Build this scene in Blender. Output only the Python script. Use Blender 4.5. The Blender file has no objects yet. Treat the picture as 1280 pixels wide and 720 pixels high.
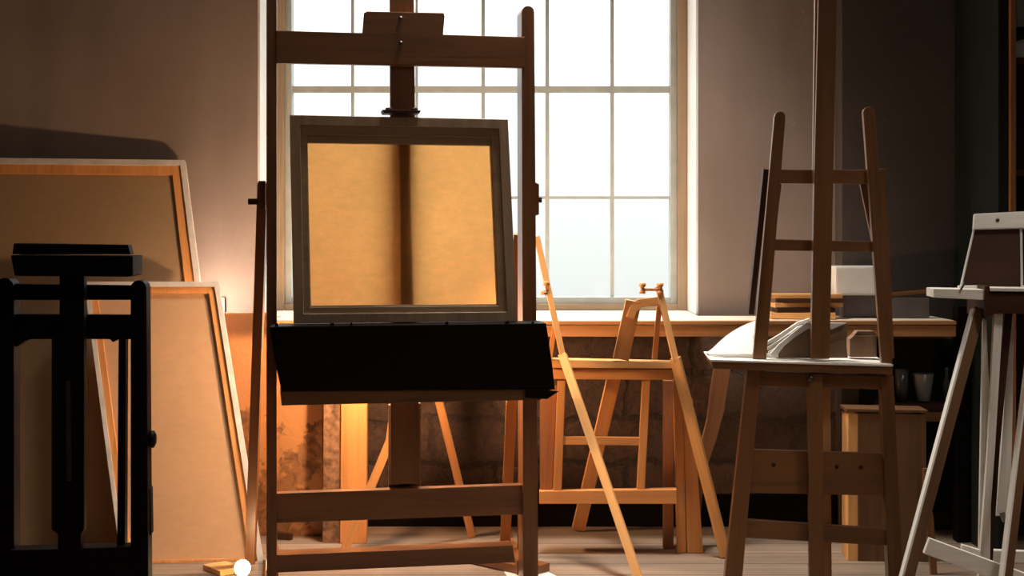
import bpy, bmesh, math, random
from mathutils import Vector, Matrix, noise
random.seed(7)
SC = bpy.context.scene
COL = SC.collection
F = 1280 * 50 / 36.0          # focal length in pixels (1280 wide)
H = 0.94                      # camera height
HY = 290.0                    # horizon row
CAM = Vector((0, 0, H))
R = math.radians

# ------------------------------------------------------------------ materials
def new_mat(name):
    m = bpy.data.materials.new(name); m.use_nodes = True
    nt = m.node_tree; nt.nodes.clear()
    out = nt.nodes.new('ShaderNodeOutputMaterial')
    bs = nt.nodes.new('ShaderNodeBsdfPrincipled')
    nt.links.new(bs.outputs[0], out.inputs[0])
    return m, nt, bs, out

def nd(nt, t, **kw):
    n = nt.nodes.new(t)
    for k, v in kw.items():
        if k in n.inputs: n.inputs[k].default_value = v
        else: setattr(n, k, v)
    return n

def ramp(nt, stops):
    r = nt.nodes.new('ShaderNodeValToRGB')
    e = r.color_ramp.elements
    while len(e) < len(stops): e.new(0.5)
    for i, (p, c) in enumerate(stops):
        e[i].position = p
        e[i].color = (c[0], c[1], c[2], 1) if isinstance(c, tuple) else (c, c, c, 1)
    return r

def mul(c, k): return tuple(x * k for x in c)

def wood(name, c, dark=0.55, rough=0.5, scale=1.0, bump=0.25, spec=0.35, coat=0.0):
    m, nt, bs, out = new_mat(name)
    L = nt.links.new
    at = nd(nt, 'ShaderNodeAttribute', attribute_name='grain')
    mp = nd(nt, 'ShaderNodeMapping'); mp.inputs['Scale'].default_value = (1.6 * scale, 26 * scale, 26 * scale)
    L(at.outputs['Vector'], mp.inputs['Vector'])
    n1 = nd(nt, 'ShaderNodeTexNoise', Scale=1.0, Detail=6.0, Roughness=0.6, Distortion=0.6)
    L(mp.outputs[0], n1.inputs['Vector'])
    mp2 = nd(nt, 'ShaderNodeMapping'); mp2.inputs['Scale'].default_value = (6 * scale, 170 * scale, 170 * scale)
    L(at.outputs['Vector'], mp2.inputs['Vector'])
    n2 = nd(nt, 'ShaderNodeTexNoise', Scale=1.0, Detail=3.0)
    L(mp2.outputs[0], n2.inputs['Vector'])
    n3 = nd(nt, 'ShaderNodeTexNoise', Scale=3.0, Detail=3.0)
    L(at.outputs['Vector'], n3.inputs['Vector'])
    ad = nd(nt, 'ShaderNodeMath', operation='MULTIPLY_ADD'); ad.inputs[1].default_value = 0.3
    L(n2.outputs[0], ad.inputs[0]); L(n1.outputs[0], ad.inputs[2])
    ad2 = nd(nt, 'ShaderNodeMath', operation='MULTIPLY_ADD'); ad2.inputs[1].default_value = 0.35
    L(n3.outputs[0], ad2.inputs[0]); L(ad.outputs[0], ad2.inputs[2])
    rp = ramp(nt, [(0.48, mul(c, dark)), (0.72, c), (0.98, mul(c, 1.22))])
    sc_ = nd(nt, 'ShaderNodeMath', operation='MULTIPLY'); sc_.inputs[1].default_value = 0.88
    L(ad2.outputs[0], sc_.inputs[0]); L(sc_.outputs[0], rp.inputs[0])
    L(rp.outputs[0], bs.inputs['Base Color'])
    rr = nd(nt, 'ShaderNodeMapRange'); rr.inputs[3].default_value = rough - .1; rr.inputs[4].default_value = rough + .18
    L(n3.outputs[0], rr.inputs[0]); L(rr.outputs[0], bs.inputs['Roughness'])
    bs.inputs['Specular IOR Level'].default_value = spec
    bs.inputs['Coat Weight'].default_value = coat; bs.inputs['Coat Roughness'].default_value = 0.3
    bp = nd(nt, 'ShaderNodeBump', Strength=bump, Distance=0.0015)
    L(ad.outputs[0], bp.inputs['Height']); L(bp.outputs[0], bs.inputs['Normal'])
    return m

def plain(name, c, rough=0.6, var=0.15, nscale=20.0, bump=0.1, metal=0.0, spec=0.4):
    m, nt, bs, out = new_mat(name)
    L = nt.links.new
    tc = nd(nt, 'ShaderNodeTexCoord')
    n = nd(nt, 'ShaderNodeTexNoise', Scale=nscale, Detail=5.0)
    L(tc.outputs['Object'], n.inputs['Vector'])
    rp = ramp(nt, [(0.3, mul(c, 1 - var)), (0.7, mul(c, 1 + var))])
    L(n.outputs[0], rp.inputs[0]); L(rp.outputs[0], bs.inputs['Base Color'])
    bs.inputs['Roughness'].default_value = rough
    bs.inputs['Metallic'].default_value = metal
    bs.inputs['Specular IOR Level'].default_value = spec
    bp = nd(nt, 'ShaderNodeBump', Strength=bump, Distance=0.002)
    L(n.outputs[0], bp.inputs['Height']); L(bp.outputs[0], bs.inputs['Normal'])
    return m

def wall_mat(name, c, c2, stain):
    m, nt, bs, out = new_mat(name)
    L = nt.links.new
    tc = nd(nt, 'ShaderNodeTexCoord')
    n1 = nd(nt, 'ShaderNodeTexNoise', Scale=1.3, Detail=7.0, Roughness=0.6)
    mp = nd(nt, 'ShaderNodeMapping'); mp.inputs['Scale'].default_value = (5, 5, 1.0)
    n2 = nd(nt, 'ShaderNodeTexNoise', Scale=1.5, Detail=5.0)
    n3 = nd(nt, 'ShaderNodeTexNoise', Scale=60.0, Detail=4.0)
    n4 = nd(nt, 'ShaderNodeTexNoise', Scale=9.0, Detail=3.0, Distortion=1.0)
    L(tc.outputs['Object'], n1.inputs[0]); L(tc.outputs['Object'], mp.inputs[0]); L(mp.outputs[0], n2.inputs[0])
    L(tc.outputs['Object'], n3.inputs[0]); L(tc.outputs['Object'], n4.inputs[0])
    r1 = ramp(nt, [(0.3, c2), (0.65, c)])
    L(n1.outputs[0], r1.inputs[0])
    mx = nd(nt, 'ShaderNodeMix', data_type='RGBA', blend_type='MULTIPLY'); mx.inputs[0].default_value = 0.6
    r2 = ramp(nt, [(0.25, 0.72), (0.6, 1.0)])
    L(n2.outputs[0], r2.inputs[0]); L(r1.outputs[0], mx.inputs[6]); L(r2.outputs[0], mx.inputs[7])
    mx2 = nd(nt, 'ShaderNodeMix', data_type='RGBA'); r4 = ramp(nt, [(0.72, 0.0), (0.76, 0.7)])
    L(n4.outputs[0], r4.inputs[0]); L(r4.outputs[0], mx2.inputs[0]); L(mx.outputs[2], mx2.inputs[6]); mx2.inputs[7].default_value = (*stain, 1)
    L(mx2.outputs[2], bs.inputs['Base Color'])
    bs.inputs['Roughness'].default_value = 0.85
    bs.inputs['Specular IOR Level'].default_value = 0.2
    bp = nd(nt, 'ShaderNodeBump', Strength=0.25, Distance=0.003)
    L(n3.outputs[0], bp.inputs['Height'])
    bp2 = nd(nt, 'ShaderNodeBump', Strength=0.4, Distance=0.01)
    L(n1.outputs[0], bp2.inputs['Height']); L(bp.outputs[0], bp2.inputs['Normal']); L(bp2.outputs[0], bs.inputs['Normal'])
    return m

def stone_mat(name, c):
    m, nt, bs, out = new_mat(name)
    L = nt.links.new
    tc = nd(nt, 'ShaderNodeTexCoord')
    mp = nd(nt, 'ShaderNodeMapping'); mp.inputs['Rotation'].default_value = (R(90), 0, 0)
    L(tc.outputs['Object'], mp.inputs[0])
    nw = nd(nt, 'ShaderNodeTexNoise', Scale=7.0, Detail=6.0, Roughness=0.7)
    L(tc.outputs['Object'], nw.inputs[0])
    wr = nd(nt, 'ShaderNodeMix', data_type='RGBA', blend_type='ADD'); wr.inputs[0].default_value = 0.10
    L(mp.outputs[0], wr.inputs[6]); L(nw.outputs['Color'], wr.inputs[7])
    br = nd(nt, 'ShaderNodeTexBrick', Scale=1.0)
    br.inputs['Brick Width'].default_value = 0.42; br.inputs['Row Height'].default_value = 0.145
    br.inputs['Mortar Size'].default_value = 0.012; br.inputs['Mortar Smooth'].default_value = 0.6
    br.inputs['Color1'].default_value = (*c, 1); br.inputs['Color2'].default_value = (*mul(c, 0.65), 1)
    br.inputs['Mortar'].default_value = (*mul(c, 0.45), 1)
    L(wr.outputs[2], br.inputs['Vector'])
    n2 = nd(nt, 'ShaderNodeTexNoise', Scale=26.0, Detail=8.0, Roughness=0.7, Distortion=1.5)
    L(tc.outputs['Object'], n2.inputs[0])
    mx = nd(nt, 'ShaderNodeMix', data_type='RGBA', blend_type='MULTIPLY'); mx.inputs[0].default_value = 0.8
    r = ramp(nt, [(0.35, 0.4), (0.7, 1.3)]); L(n2.outputs[0], r.inputs[0])
    L(br.outputs[0], mx.inputs[6]); L(r.outputs[0], mx.inputs[7]); L(mx.outputs[2], bs.inputs['Base Color'])
    bs.inputs['Roughness'].default_value = 0.8
    bp = nd(nt, 'ShaderNodeBump', Strength=0.8, Distance=0.02)
    L(n2.outputs[0], bp.inputs['Height'])
    bp2 = nd(nt, 'ShaderNodeBump', Strength=0.6, Distance=0.02); bp2.invert = True
    L(br.outputs['Fac'], bp2.inputs['Height']); L(bp.outputs[0], bp2.inputs['Normal']); L(bp2.outputs[0], bs.inputs['Normal'])
    return m

def floor_mat(name, c):
    m, nt, bs, out = new_mat(name)
    L = nt.links.new
    tc = nd(nt, 'ShaderNodeTexCoord')
    br = nd(nt, 'ShaderNodeTexBrick', Scale=1.0)
    br.inputs['Brick Width'].default_value = 2.2; br.inputs['Row Height'].default_value = 0.13
    br.inputs['Mortar Size'].default_value = 0.003
    br.inputs['Color1'].default_value = (*c, 1); br.inputs['Color2'].default_value = (*mul(c, 0.8), 1)
    br.inputs['Mortar'].default_value = (*mul(c, 0.3), 1)
    L(tc.outputs['Object'], br.inputs['Vector'])
    mp = nd(nt, 'ShaderNodeMapping'); mp.inputs['Scale'].default_value = (2, 30, 1)
    L(tc.outputs['Object'], mp.inputs[0])
    n = nd(nt, 'ShaderNodeTexNoise', Scale=1.0, Detail=7.0, Roughness=0.65); L(mp.outputs[0], n.inputs[0])
    nb = nd(nt, 'ShaderNodeTexNoise', Scale=3.0, Detail=5.0); L(tc.outputs['Object'], nb.inputs[0])
    mx = nd(nt, 'ShaderNodeMix', data_type='RGBA', blend_type='MULTIPLY'); mx.inputs[0].default_value = 0.7
    r = ramp(nt, [(0.3, 0.55), (0.7, 1.15)]); L(n.outputs[0], r.inputs[0])
    L(br.outputs[0], mx.inputs[6]); L(r.outputs[0], mx.inputs[7])
    mx2 = nd(nt, 'ShaderNodeMix', data_type='RGBA', blend_type='MULTIPLY'); mx2.inputs[0].default_value = 0.6
    r2 = ramp(nt, [(0.3, 0.6), (0.65, 1.1)]); L(nb.outputs[0], r2.inputs[0])
    L(mx.outputs[2], mx2.inputs[6]); L(r2.outputs[0], mx2.inputs[7]); L(mx2.outputs[2], bs.inputs['Base Color'])
    bs.inputs['Roughness'].default_value = 0.62
    bp = nd(nt, 'ShaderNodeBump', Strength=0.3, Distance=0.003)
    L(n.outputs[0], bp.inputs['Height']); L(bp.outputs[0], bs.inputs['Normal'])
    return m

def cloth_mat(name, c, trans=0.0, tcol=(1, .6, .25), weave=420.0):
    """woven canvas; trans > 0 lets light from behind glow through"""
    m, nt, bs, out = new_mat(name)
    L = nt.links.new
    tc = nd(nt, 'ShaderNodeTexCoord')
    w1 = nd(nt, 'ShaderNodeTexWave', Scale=weave / 6.28); w1.bands_direction = 'X'; w1.inputs['Distortion'].default_value = 1.2
    w2 = nd(nt, 'ShaderNodeTexWave', Scale=weave / 6.28); w2.bands_direction = 'Z'; w2.inputs['Distortion'].default_value = 1.2
    L(tc.outputs['Object'], w1.inputs[0]); L(tc.outputs['Object'], w2.inputs[0])
    mp = nd(nt, 'ShaderNodeMapping'); mp.inputs['Scale'].default_value = (30, 30, 60)
    L(tc.outputs['Object'], mp.inputs[0])
    n = nd(nt, 'ShaderNodeTexNoise', Scale=1.0, Detail=6.0, Roughness=0.7); L(mp.outputs[0], n.inputs[0])
    n2 = nd(nt, 'ShaderNodeTexNoise', Scale=4.0, Detail=4.0); L(tc.outputs['Object'], n2.inputs[0])
    ad = nd(nt, 'ShaderNodeMath', operation='ADD'); L(w1.outputs['Fac'], ad.inputs[0]); L(w2.outputs['Fac'], ad.inputs[1])
    ad2 = nd(nt, 'ShaderNodeMath', operation='ADD'); L(n.outputs[0], ad2.inputs[0]); L(n2.outputs[0], ad2.inputs[1])
    r = ramp(nt, [(0.35, mul(c, 0.86)), (0.65, c)])
    hf = nd(nt, 'ShaderNodeMath', operation='MULTIPLY'); hf.inputs[1].default_value = 0.5
    L(ad2.outputs[0], hf.inputs[0]); L(hf.outputs[0], r.inputs[0])
    L(r.outputs[0], bs.inputs['Base Color'])
    bs.inputs['Roughness'].default_value = 0.9; bs.inputs['Specular IOR Level'].default_value = 0.1
    bp = nd(nt, 'ShaderNodeBump', Strength=0.2, Distance=0.0006)
    L(ad.outputs[0], bp.inputs['Height']); L(bp.outputs[0], bs.inputs['Normal'])
    if trans > 0:
        tr = nd(nt, 'ShaderNodeBsdfTranslucent')
        rt = ramp(nt, [(0.35, mul(tcol, 0.8)), (0.62, tcol)])
        L(hf.outputs[0], rt.inputs[0]); L(rt.outputs[0], tr.inputs[0])
        mx = nd(nt, 'ShaderNodeMixShader'); mx.inputs[0].default_value = trans
        L(bs.outputs[0], mx.inputs[1]); L(tr.outputs[0], mx.inputs[2]); L(mx.outputs[0], out.inputs[0])
    return m

def panel_mat(name, c, under):
    """orange painted board, the paint peeled off in ragged patches low down"""
    m, nt, bs, out = new_mat(name)
    L = nt.links.new
    tc = nd(nt, 'ShaderNodeTexCoord')
    sep = nd(nt, 'ShaderNodeSeparateXYZ'); L(tc.outputs['Object'], sep.inputs[0])
    n = nd(nt, 'ShaderNodeTexNoise', Scale=5.0, Detail=7.0, Roughness=0.65); L(tc.outputs['Object'], n.inputs[0])
    ma = nd(nt, 'ShaderNodeMath', operation='MULTIPLY_ADD'); ma.inputs[1].default_value = -1.0
    L(sep.outputs['Z'], ma.inputs[0])
    mb = nd(nt, 'ShaderNodeMath', operation='MULTIPLY_ADD'); mb.inputs[1].default_value = 1.5; mb.inputs[2].default_value = -0.90
    L(n.outputs[0], mb.inputs[0]); L(mb.outputs[0], ma.inputs[2])
    r = ramp(nt, [(0.0, 0.0), (0.04, 1.0)]); L(ma.outputs[0], r.inputs[0])
    n2 = nd(nt, 'ShaderNodeTexNoise', Scale=30.0, Detail=6.0, Distortion=1.0); L(tc.outputs['Object'], n2.inputs[0])
    ru = ramp(nt, [(0.35, mul(under, 0.6)), (0.65, mul(under, 1.4))]); L(n2.outputs[0], ru.inputs[0])
    rc = ramp(nt, [(0.3, mul(c, 0.85)), (0.7, c)]); L(n.outputs[0], rc.inputs[0])
    mx = nd(nt, 'ShaderNodeMix', data_type='RGBA')
    L(r.outputs[0], mx.inputs[0]); L(rc.outputs[0], mx.inputs[6]); L(ru.outputs[0], mx.inputs[7])
    L(mx.outputs[2], bs.inputs['Base Color']); bs.inputs['Roughness'].default_value = 0.7
    bp = nd(nt, 'ShaderNodeBump', Strength=0.4, Distance=0.004); L(n2.outputs[0], bp.inputs['Height'])
    L(bp.outputs[0], bs.inputs['Normal'])
    return m

def emit(name, c, s):
    m, nt, bs, out = new_mat(name)
    e = nd(nt, 'ShaderNodeEmission'); e.inputs[0].default_value = (*c, 1); e.inputs[1].default_value = s
    nt.links.new(e.outputs[0], out.inputs[0])
    return m

M = dict(
    easel=wood('oiled_brown_wood', (0.21, 0.083, 0.026), rough=0.38, coat=0.5),
    easel_light=wood('honey_wood', (0.46, 0.22, 0.085), rough=0.5),
    pine=wood('orange_pine', (0.64, 0.29, 0.095), rough=0.5, dark=0.7),
    pine_pale=wood('pale_pine', (0.72, 0.37, 0.13), rough=0.55, dark=0.75),
    rust=wood('rust_brown_wood', (0.30, 0.12, 0.045), rough=0.5),
    walnut=wood('walnut_wood', (0.19, 0.08, 0.025), rough=0.38, coat=0.4),
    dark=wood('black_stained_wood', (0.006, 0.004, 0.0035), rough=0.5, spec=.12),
    darkbrown=wood('dark_brown_wood', (0.05, 0.020, 0.010), rough=0.5, spec=.2),
    black=plain('black_paint', (0.006, 0.003, 0.002), rough=0.6, spec=.1),
    white_wood=wood('whitewashed_wood', (0.80, 0.77, 0.70), dark=0.8, rough=0.5),
    greywood=wood('weathered_grey_wood', (0.32, 0.23, 0.15), dark=0.5, rough=0.7),
    frame_wood=wood('grey_brown_stretcher', (0.36, 0.25, 0.15), dark=0.7, rough=0.6),
    sill=wood('whitewashed_sill', (0.78, 0.66, 0.52), dark=0.8, rough=0.55),
    plank=wood('ledge_plank', (0.44, 0.20, 0.07), rough=0.5),
    linen=cloth_mat('primed_linen', (0.56, 0.35, 0.20)),
    linen2=cloth_mat('tan_linen', (0.34, 0.23, 0.13)),
    glow=cloth_mat('translucent_linen', (0.60, 0.36, 0.14), trans=0.78, tcol=(1.0, 0.545, 0.18)),
    edge=plain('white_canvas_edge', (0.62, 0.58, 0.53), rough=0.8),
    wall=wall_mat('mauve_plaster', (0.33, 0.262, 0.228), (0.25, 0.195, 0.165), (0.36, 0.29, 0.26)),
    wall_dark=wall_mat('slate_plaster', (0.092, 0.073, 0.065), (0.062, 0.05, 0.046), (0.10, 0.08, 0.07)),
    reveal=plain('white_reveal_plaster', (0.80, 0.80, 0.79), rough=0.8, var=0.05, nscale=6),
    ceil=plain('ceiling_paint', (0.35, 0.32, 0.30), rough=0.9),
    stone=stone_mat('dark_stone', (0.125, 0.068, 0.042)),
    floor=floor_mat('worn_floorboards', (0.33, 0.235, 0.165)),
    panel=panel_mat('orange_peeling_paint', (0.62, 0.29, 0.115), (0.30, 0.14, 0.06)),
    crumble=plain('crumbling_bark_wood', (0.24, 0.13, 0.07), rough=0.9, var=0.6, nscale=45, bump=1.0),
    crate=wood('dull_brown_board', (0.14, 0.065, 0.025), rough=0.6),
    bowl=plain('pale_bowl', (0.82, 0.80, 0.76), rough=0.5, var=0.05),
    white=plain('white_paint', (0.78, 0.77, 0.73), rough=0.55, var=0.05),
    paper=plain('white_paper', (0.70, 0.67, 0.62), rough=0.8, var=0.04),
    card=plain('brown_cardboard', (0.20, 0.12, 0.07), rough=0.8),
    metal=plain('dark_metal', (0.10, 0.09, 0.08), rough=0.4, metal=0.8),
    steel=plain('dull_steel', (0.35, 0.34, 0.32), rough=0.35, metal=0.9),
    ceramic=plain('white_ceramic', (0.20, 0.185, 0.165), rough=0.3, var=0.04),
    greyglass=plain('cloudy_glass', (0.07, 0.07, 0.065), rough=0.2, var=0.1),
    green=plain('black_green_paint', (0.010, 0.013, 0.010), rough=0.6, spec=.15),
    bulb=emit('glowing_bulb', (1.0, 0.66, 0.36), 75.0),
    bulb3=emit('added_wall_bulb', (1.0, 0.78, 0.64), 260.0),
    bulb2=emit('added_tray_bulb', (1.0, 0.60, 0.32), 1350.0),
)
def glass():
    m, nt, bs, out = new_mat('window_glass')
    t = nd(nt, 'ShaderNodeBsdfTransparent'); t.inputs[0].default_value = (0.95, 0.97, 0.96, 1)
    g = nd(nt, 'ShaderNodeBsdfGlossy'); g.inputs['Roughness'].default_value = 0.05
    mx = nd(nt, 'ShaderNodeMixShader'); mx.inputs[0].default_value = 0.05
    nt.links.new(t.outputs[0], mx.inputs[1]); nt.links.new(g.outputs[0], mx.inputs[2]); nt.links.new(mx.outputs[0], out.inputs[0])
    return m
M['glass'] = glass()

# ------------------------------------------------------------------ geometry helpers
def P(px, py, Z):
    return Vector(((px - 640) * Z / F, Z, H + (HY - py) * Z / F))

class Pl:
    """a working plane in the room: O a point on it, yaw about z, lean back from vertical"""
    def __init__(s, O, yaw=0.0, lean=0.0):
        s.O = Vector(O); y = R(yaw); l = R(lean)
        s.u = Vector((math.cos(y), math.sin(y), 0))
        b = Vector((-math.sin(y), math.cos(y), 0))
        s.v = (Vector((0, 0, 1)) * math.cos(l) + b * math.sin(l)).normalized()
        s.n = -(s.u.cross(s.v))
    def pt(s, px, py, d=0.0):
        dr = Vector(((px - 640) / F, 1.0, (HY - py) / F))
        o = s.O + s.n * d
        t = (o - CAM).dot(s.n) / dr.dot(s.n)
        p = CAM + dr * t
        if p.z < 0:
            p = p + s.v * (-p.z / s.v.z)
        return p

def finish(bm, bev=0.0015, seg=2):
    bmesh.ops.remove_doubles(bm, verts=bm.verts, dist=1e-5)
    bmesh.ops.recalc_face_normals(bm, faces=bm.faces)
    if bev > 0:
        es = [e for e in bm.edges if len(e.link_faces) == 2 and e.calc_face_angle(0) > R(28)]
        if es:
            bmesh.ops.bevel(bm, geom=es, offset=bev, segments=seg, profile=0.7, affect='EDGES', clamp_overlap=True)
    return bm

def prism(bm, pts, vec, bev=0.0015):
    t = bmesh.new()
    a = [t.verts.new(p) for p in pts]; b = [t.verts.new(p + vec) for p in pts]
    n = len(pts)
    t.faces.new(a); t.faces.new(list(reversed(b)))
    for i in range(n):
        j = (i + 1) % n
        t.faces.new((a[j], a[i], b[i], b[j]))
    finish(t, bev)
    me = bpy.data.meshes.new('tmp'); t.to_mesh(me); t.free(); bm.from_mesh(me); bpy.data.meshes.remove(me)
    return bm

def poly(pl, px, d0, d1, bev=0.0015, bm=None):
    bm = bm or bmesh.new()
    pts = [pl.pt(x, y, d0) for x, y in px]
    return prism(bm, pts, pl.n * (d1 - d0), bev)

def ring(pl, outer, inner, d0, d1, bev=0.001):
    t = bmesh.new()
    o = [pl.pt(x, y, d0) for x, y in outer]; i_ = [pl.pt(x, y, d0) for x, y in inner]
    v = pl.n * (d1 - d0); n = len(o)
    A = [t.verts.new(p) for p in o]; B = [t.verts.new(p) for p in i_]
    C = [t.verts.new(p + v) for p in o]; D = [t.verts.new(p + v) for p in i_]
    for k in range(n):
        j = (k + 1) % n
        t.faces.new((A[k], A[j], B[j], B[k])); t.faces.new((C[j], C[k], D[k], D[j]))
        t.faces.new((A[j], A[k], C[k], C[j])); t.faces.new((B[k], B[j], D[j], D[k]))
    return finish(t, bev, 1)

def bar(A, B, w, t, side=(1, 0, 0), bev=0.0015, bm=None, w2=None):
    """a straight bar from A to B; w across `side`, t the other way"""
    bm = bm or bmesh.new()
    A = Vector(A); B = Vector(B); d = (B - A).normalized()
    s = Vector(side); s = (s - d * s.dot(d)).normalized(); q = d.cross(s)
    w2 = w2 if w2 is not None else w
    m = bmesh.new(); vs = []
    for p, ww in ((A, w), (B, w2)):
        for a, b in ((-1, -1), (1, -1), (1, 1), (-1, 1)):
            vs.append(m.verts.new(p + s * a * ww / 2 + q * b * t / 2))
    m.faces.new(vs[:4]); m.faces.new(vs[4:])
    for k in range(4):
        j = (k + 1) % 4
        m.faces.new((vs[k], vs[j], vs[4 + j], vs[4 + k]))
    finish(m, bev)
    me = bpy.data.meshes.new('tmp'); m.to_mesh(me); m.free(); bm.from_mesh(me); bpy.data.meshes.remove(me)
    return bm

def box(lo, hi, bev=0.0015, bm=None):
    bm = bm or bmesh.new()
    x0, y0, z0 = lo; x1, y1, z1 = hi
    return prism(bm, [Vector((x0, y0, z0)), Vector((x1, y0, z0)), Vector((x1, y0, z1)), Vector((x0, y0, z1))], Vector((0, y1 - y0, 0)), bev)

def lathe(c, prof, axis=(0, 0, 1), seg=24, bm=None):
    """prof: list of (radius, height) revolved about axis through c"""
    bm = bm or bmesh.new()
    ax = Vector(axis).normalized(); q = Vector((0, 0, 1)).rotation_difference(ax)
    rings = []
    for r_, h in prof:
        if r_ < 1e-5: rings.append([bm.verts.new(Vector(c) + q @ Vector((0, 0, h)))])
        else: rings.append([bm.verts.new(Vector(c) + q @ Vector((r_ * math.cos(2 * math.pi * k / seg), r_ * math.sin(2 * math.pi * k / seg), h))) for k in range(seg)])
    for a, b in zip(rings, rings[1:]):
        for k in range(seg):
            j = (k + 1) % seg
            if len(a) == 1 and len(b) == 1: continue
            if len(a) == 1: f = (a[0], b[j], b[k])
            elif len(b) == 1: f = (a[k], a[j], b[0])
            else: f = (a[k], a[j], b[j], b[k])
            fc = bm.faces.new(f); fc.smooth = True
    for rg in (rings[0], rings[-1]):
        if len(rg) > 1: bm.faces.new(rg)
    bmesh.ops.recalc_face_normals(bm, faces=bm.faces)
    return bm

def round_top(x0, x1, xb0, xb1, yt, yb, n=6):
    """outline of an upright with a rounded upper end, in picture coordinates"""
    r_ = (x1 - x0) / 2; cx = (x0 + x1) / 2
    pts = [(xb0, yb)]
    for k in range(n + 1):
        a = math.pi - math.pi * k / n
        pts.append((cx + r_ * math.cos(a), yt + r_ * (1 - math.sin(a))))
    pts.append((xb1, yb))
    return pts

ROOT = {}
def thing(name, label, cat, loc=(0, 0, 0), group=None, kind=None):
    o = bpy.data.objects.new(name, None); COL.objects.link(o); o.location = loc
    o.empty_display_size = 0.1
    if label: o['label'] = label
    if cat: o['category'] = cat
    if group: o['group'] = group
    if kind: o['kind'] = kind
    ROOT[o.name] = Vector(loc)
    return o

def obj(name, bm, mat, parent=None, loc=None, grain=None, label=None):
    """link bm (world coordinates) as one object; grain = direction of the wood's fibres"""
    base = ROOT[parent.name] if parent else Vector(loc or (0, 0, 0))
    if grain is None:
        vs = [v.co for v in bm.verts]
        ext = [max(v[i] for v in vs) - min(v[i] for v in vs) for i in range(3)]
        best = None
        # longest straight edge sets the fibre direction
        e = max(bm.edges, key=lambda e: e.calc_length())
        grain = (e.verts[1].co - e.verts[0].co)
    g = Vector(grain).normalized()
    s = Vector((0, 1, 0)) if abs(g.y) < 0.8 else Vector((1, 0, 0))
    s = (s - g * s.dot(g)).normalized(); q = g.cross(s)
    bmesh.ops.translate(bm, verts=bm.verts, vec=-base)
    me = bpy.data.meshes.new(name); bm.to_mesh(me); bm.free()
    at = me.attributes.new('grain', 'FLOAT_VECTOR', 'POINT')
    off = Vector((random.random() * 9, random.random() * 9, random.random() * 9))
    for i, v in enumerate(me.vertices):
        p = v.co
        at.data[i].vector = (p.dot(g) + off.x, p.dot(s) + off.y, p.dot(q) + off.z)
    me.materials.append(mat)
    o = bpy.data.objects.new(name, me); COL.objects.link(o)
    if parent: o.parent = parent; ROOT[o.name] = ROOT[parent.name]
    else: o.location = base; ROOT[o.name] = base
    if label: o['label'] = label
    return o

def single(name, label, cat, bm, mat, loc, group=None, grain=None):
    o = obj(name, bm, mat, None, loc, grain)
    o['label'] = label; o['category'] = cat
    if group: o['group'] = group
    return o

def struct(name, bm, mat, grain=None):
    o = obj(name, bm, mat, None, (0, 0, 0), grain); o['kind'] = 'structure'
    return o

def inset(q, l, t, r, b):
    (x0, y0), (x1, y1), (x2, y2), (x3, y3) = q      # TL TR BR BL
    def lerp(a, b_, k): return (a[0] + (b_[0] - a[0]) * k, a[1] + (b_[1] - a[1]) * k)
    w0 = x1 - x0; w1 = x2 - x3; h0 = y3 - y0; h1 = y2 - y1
    def p(u, v):
        return lerp(lerp(q[0], q[1], u), lerp(q[3], q[2], u), v)
    w = (w0 + w1) / 2; h = (h0 + h1) / 2
    return [p(l / w, t / h), p(1 - r / w, t / h), p(1 - r / w, 1 - b / h), p(l / w, 1 - b / h)]

# ------------------------------------------------------------------ the room
ZW = 4.58; ZG = 4.85; SILL = 0.675
XL, XR, YB, ZC = -2.5, 2.25, -1.6, 3.0
ox0, ox1 = (322 - 640) * ZW / F, (873 - 640) * ZW / F      # window opening
oz0, oz1 = SILL, 2.42
struct('floor', box((XL, YB, -0.1), (XR, ZG + .15, 0), 0), M['floor'])
struct('ceiling', box((XL, YB, ZC), (XR, ZG + .15, ZC + .1), 0), M['ceil'])
struct('wall_left', box((XL - .1, YB, 0), (XL, ZG + .15, ZC), 0), M['wall'])
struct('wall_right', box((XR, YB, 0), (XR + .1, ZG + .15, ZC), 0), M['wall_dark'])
struct('wall_front', box((XL, YB - .1, 0), (XR, YB, ZC), 0), M['wall'])
px_pil = (1052 - 640) * (ZW - .09) / F
bm = bmesh.new()
box((XL, ZW, SILL - .05), (ox0, ZG + .15, ZC), 0, bm)
box((ox1, ZW, SILL - .05), (px_pil, ZG + .15, ZC), 0, bm)
box((ox0, ZW, oz1), (ox1, ZG + .15, ZC), 0, bm)
struct('wall_back', bm, M['wall'])
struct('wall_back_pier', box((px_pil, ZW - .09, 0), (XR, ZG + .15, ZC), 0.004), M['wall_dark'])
struct('wall_back_lower', box((XL, ZW - .01, 0), (px_pil, ZG + .15, SILL - .05), 0), M['stone'])
# white plaster lining of the window recess
bm = bmesh.new()
box((ox0, ZW - .002, oz0), (ox0 + .008, ZG, oz1), 0.001, bm)
box((ox1 - .008, ZW - .002, oz0), (ox1, ZG, oz1), 0.001, bm)
box((ox0, ZW - .002, oz1 - .008), (ox1, ZG, oz1), 0.001, bm)
struct('trim_1', bm, M['reveal'])
struct('baseboard_back', box((-1.05, ZW - .045, 0), (px_pil - .002, ZW - .012, .10), .004), M['black'])

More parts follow.
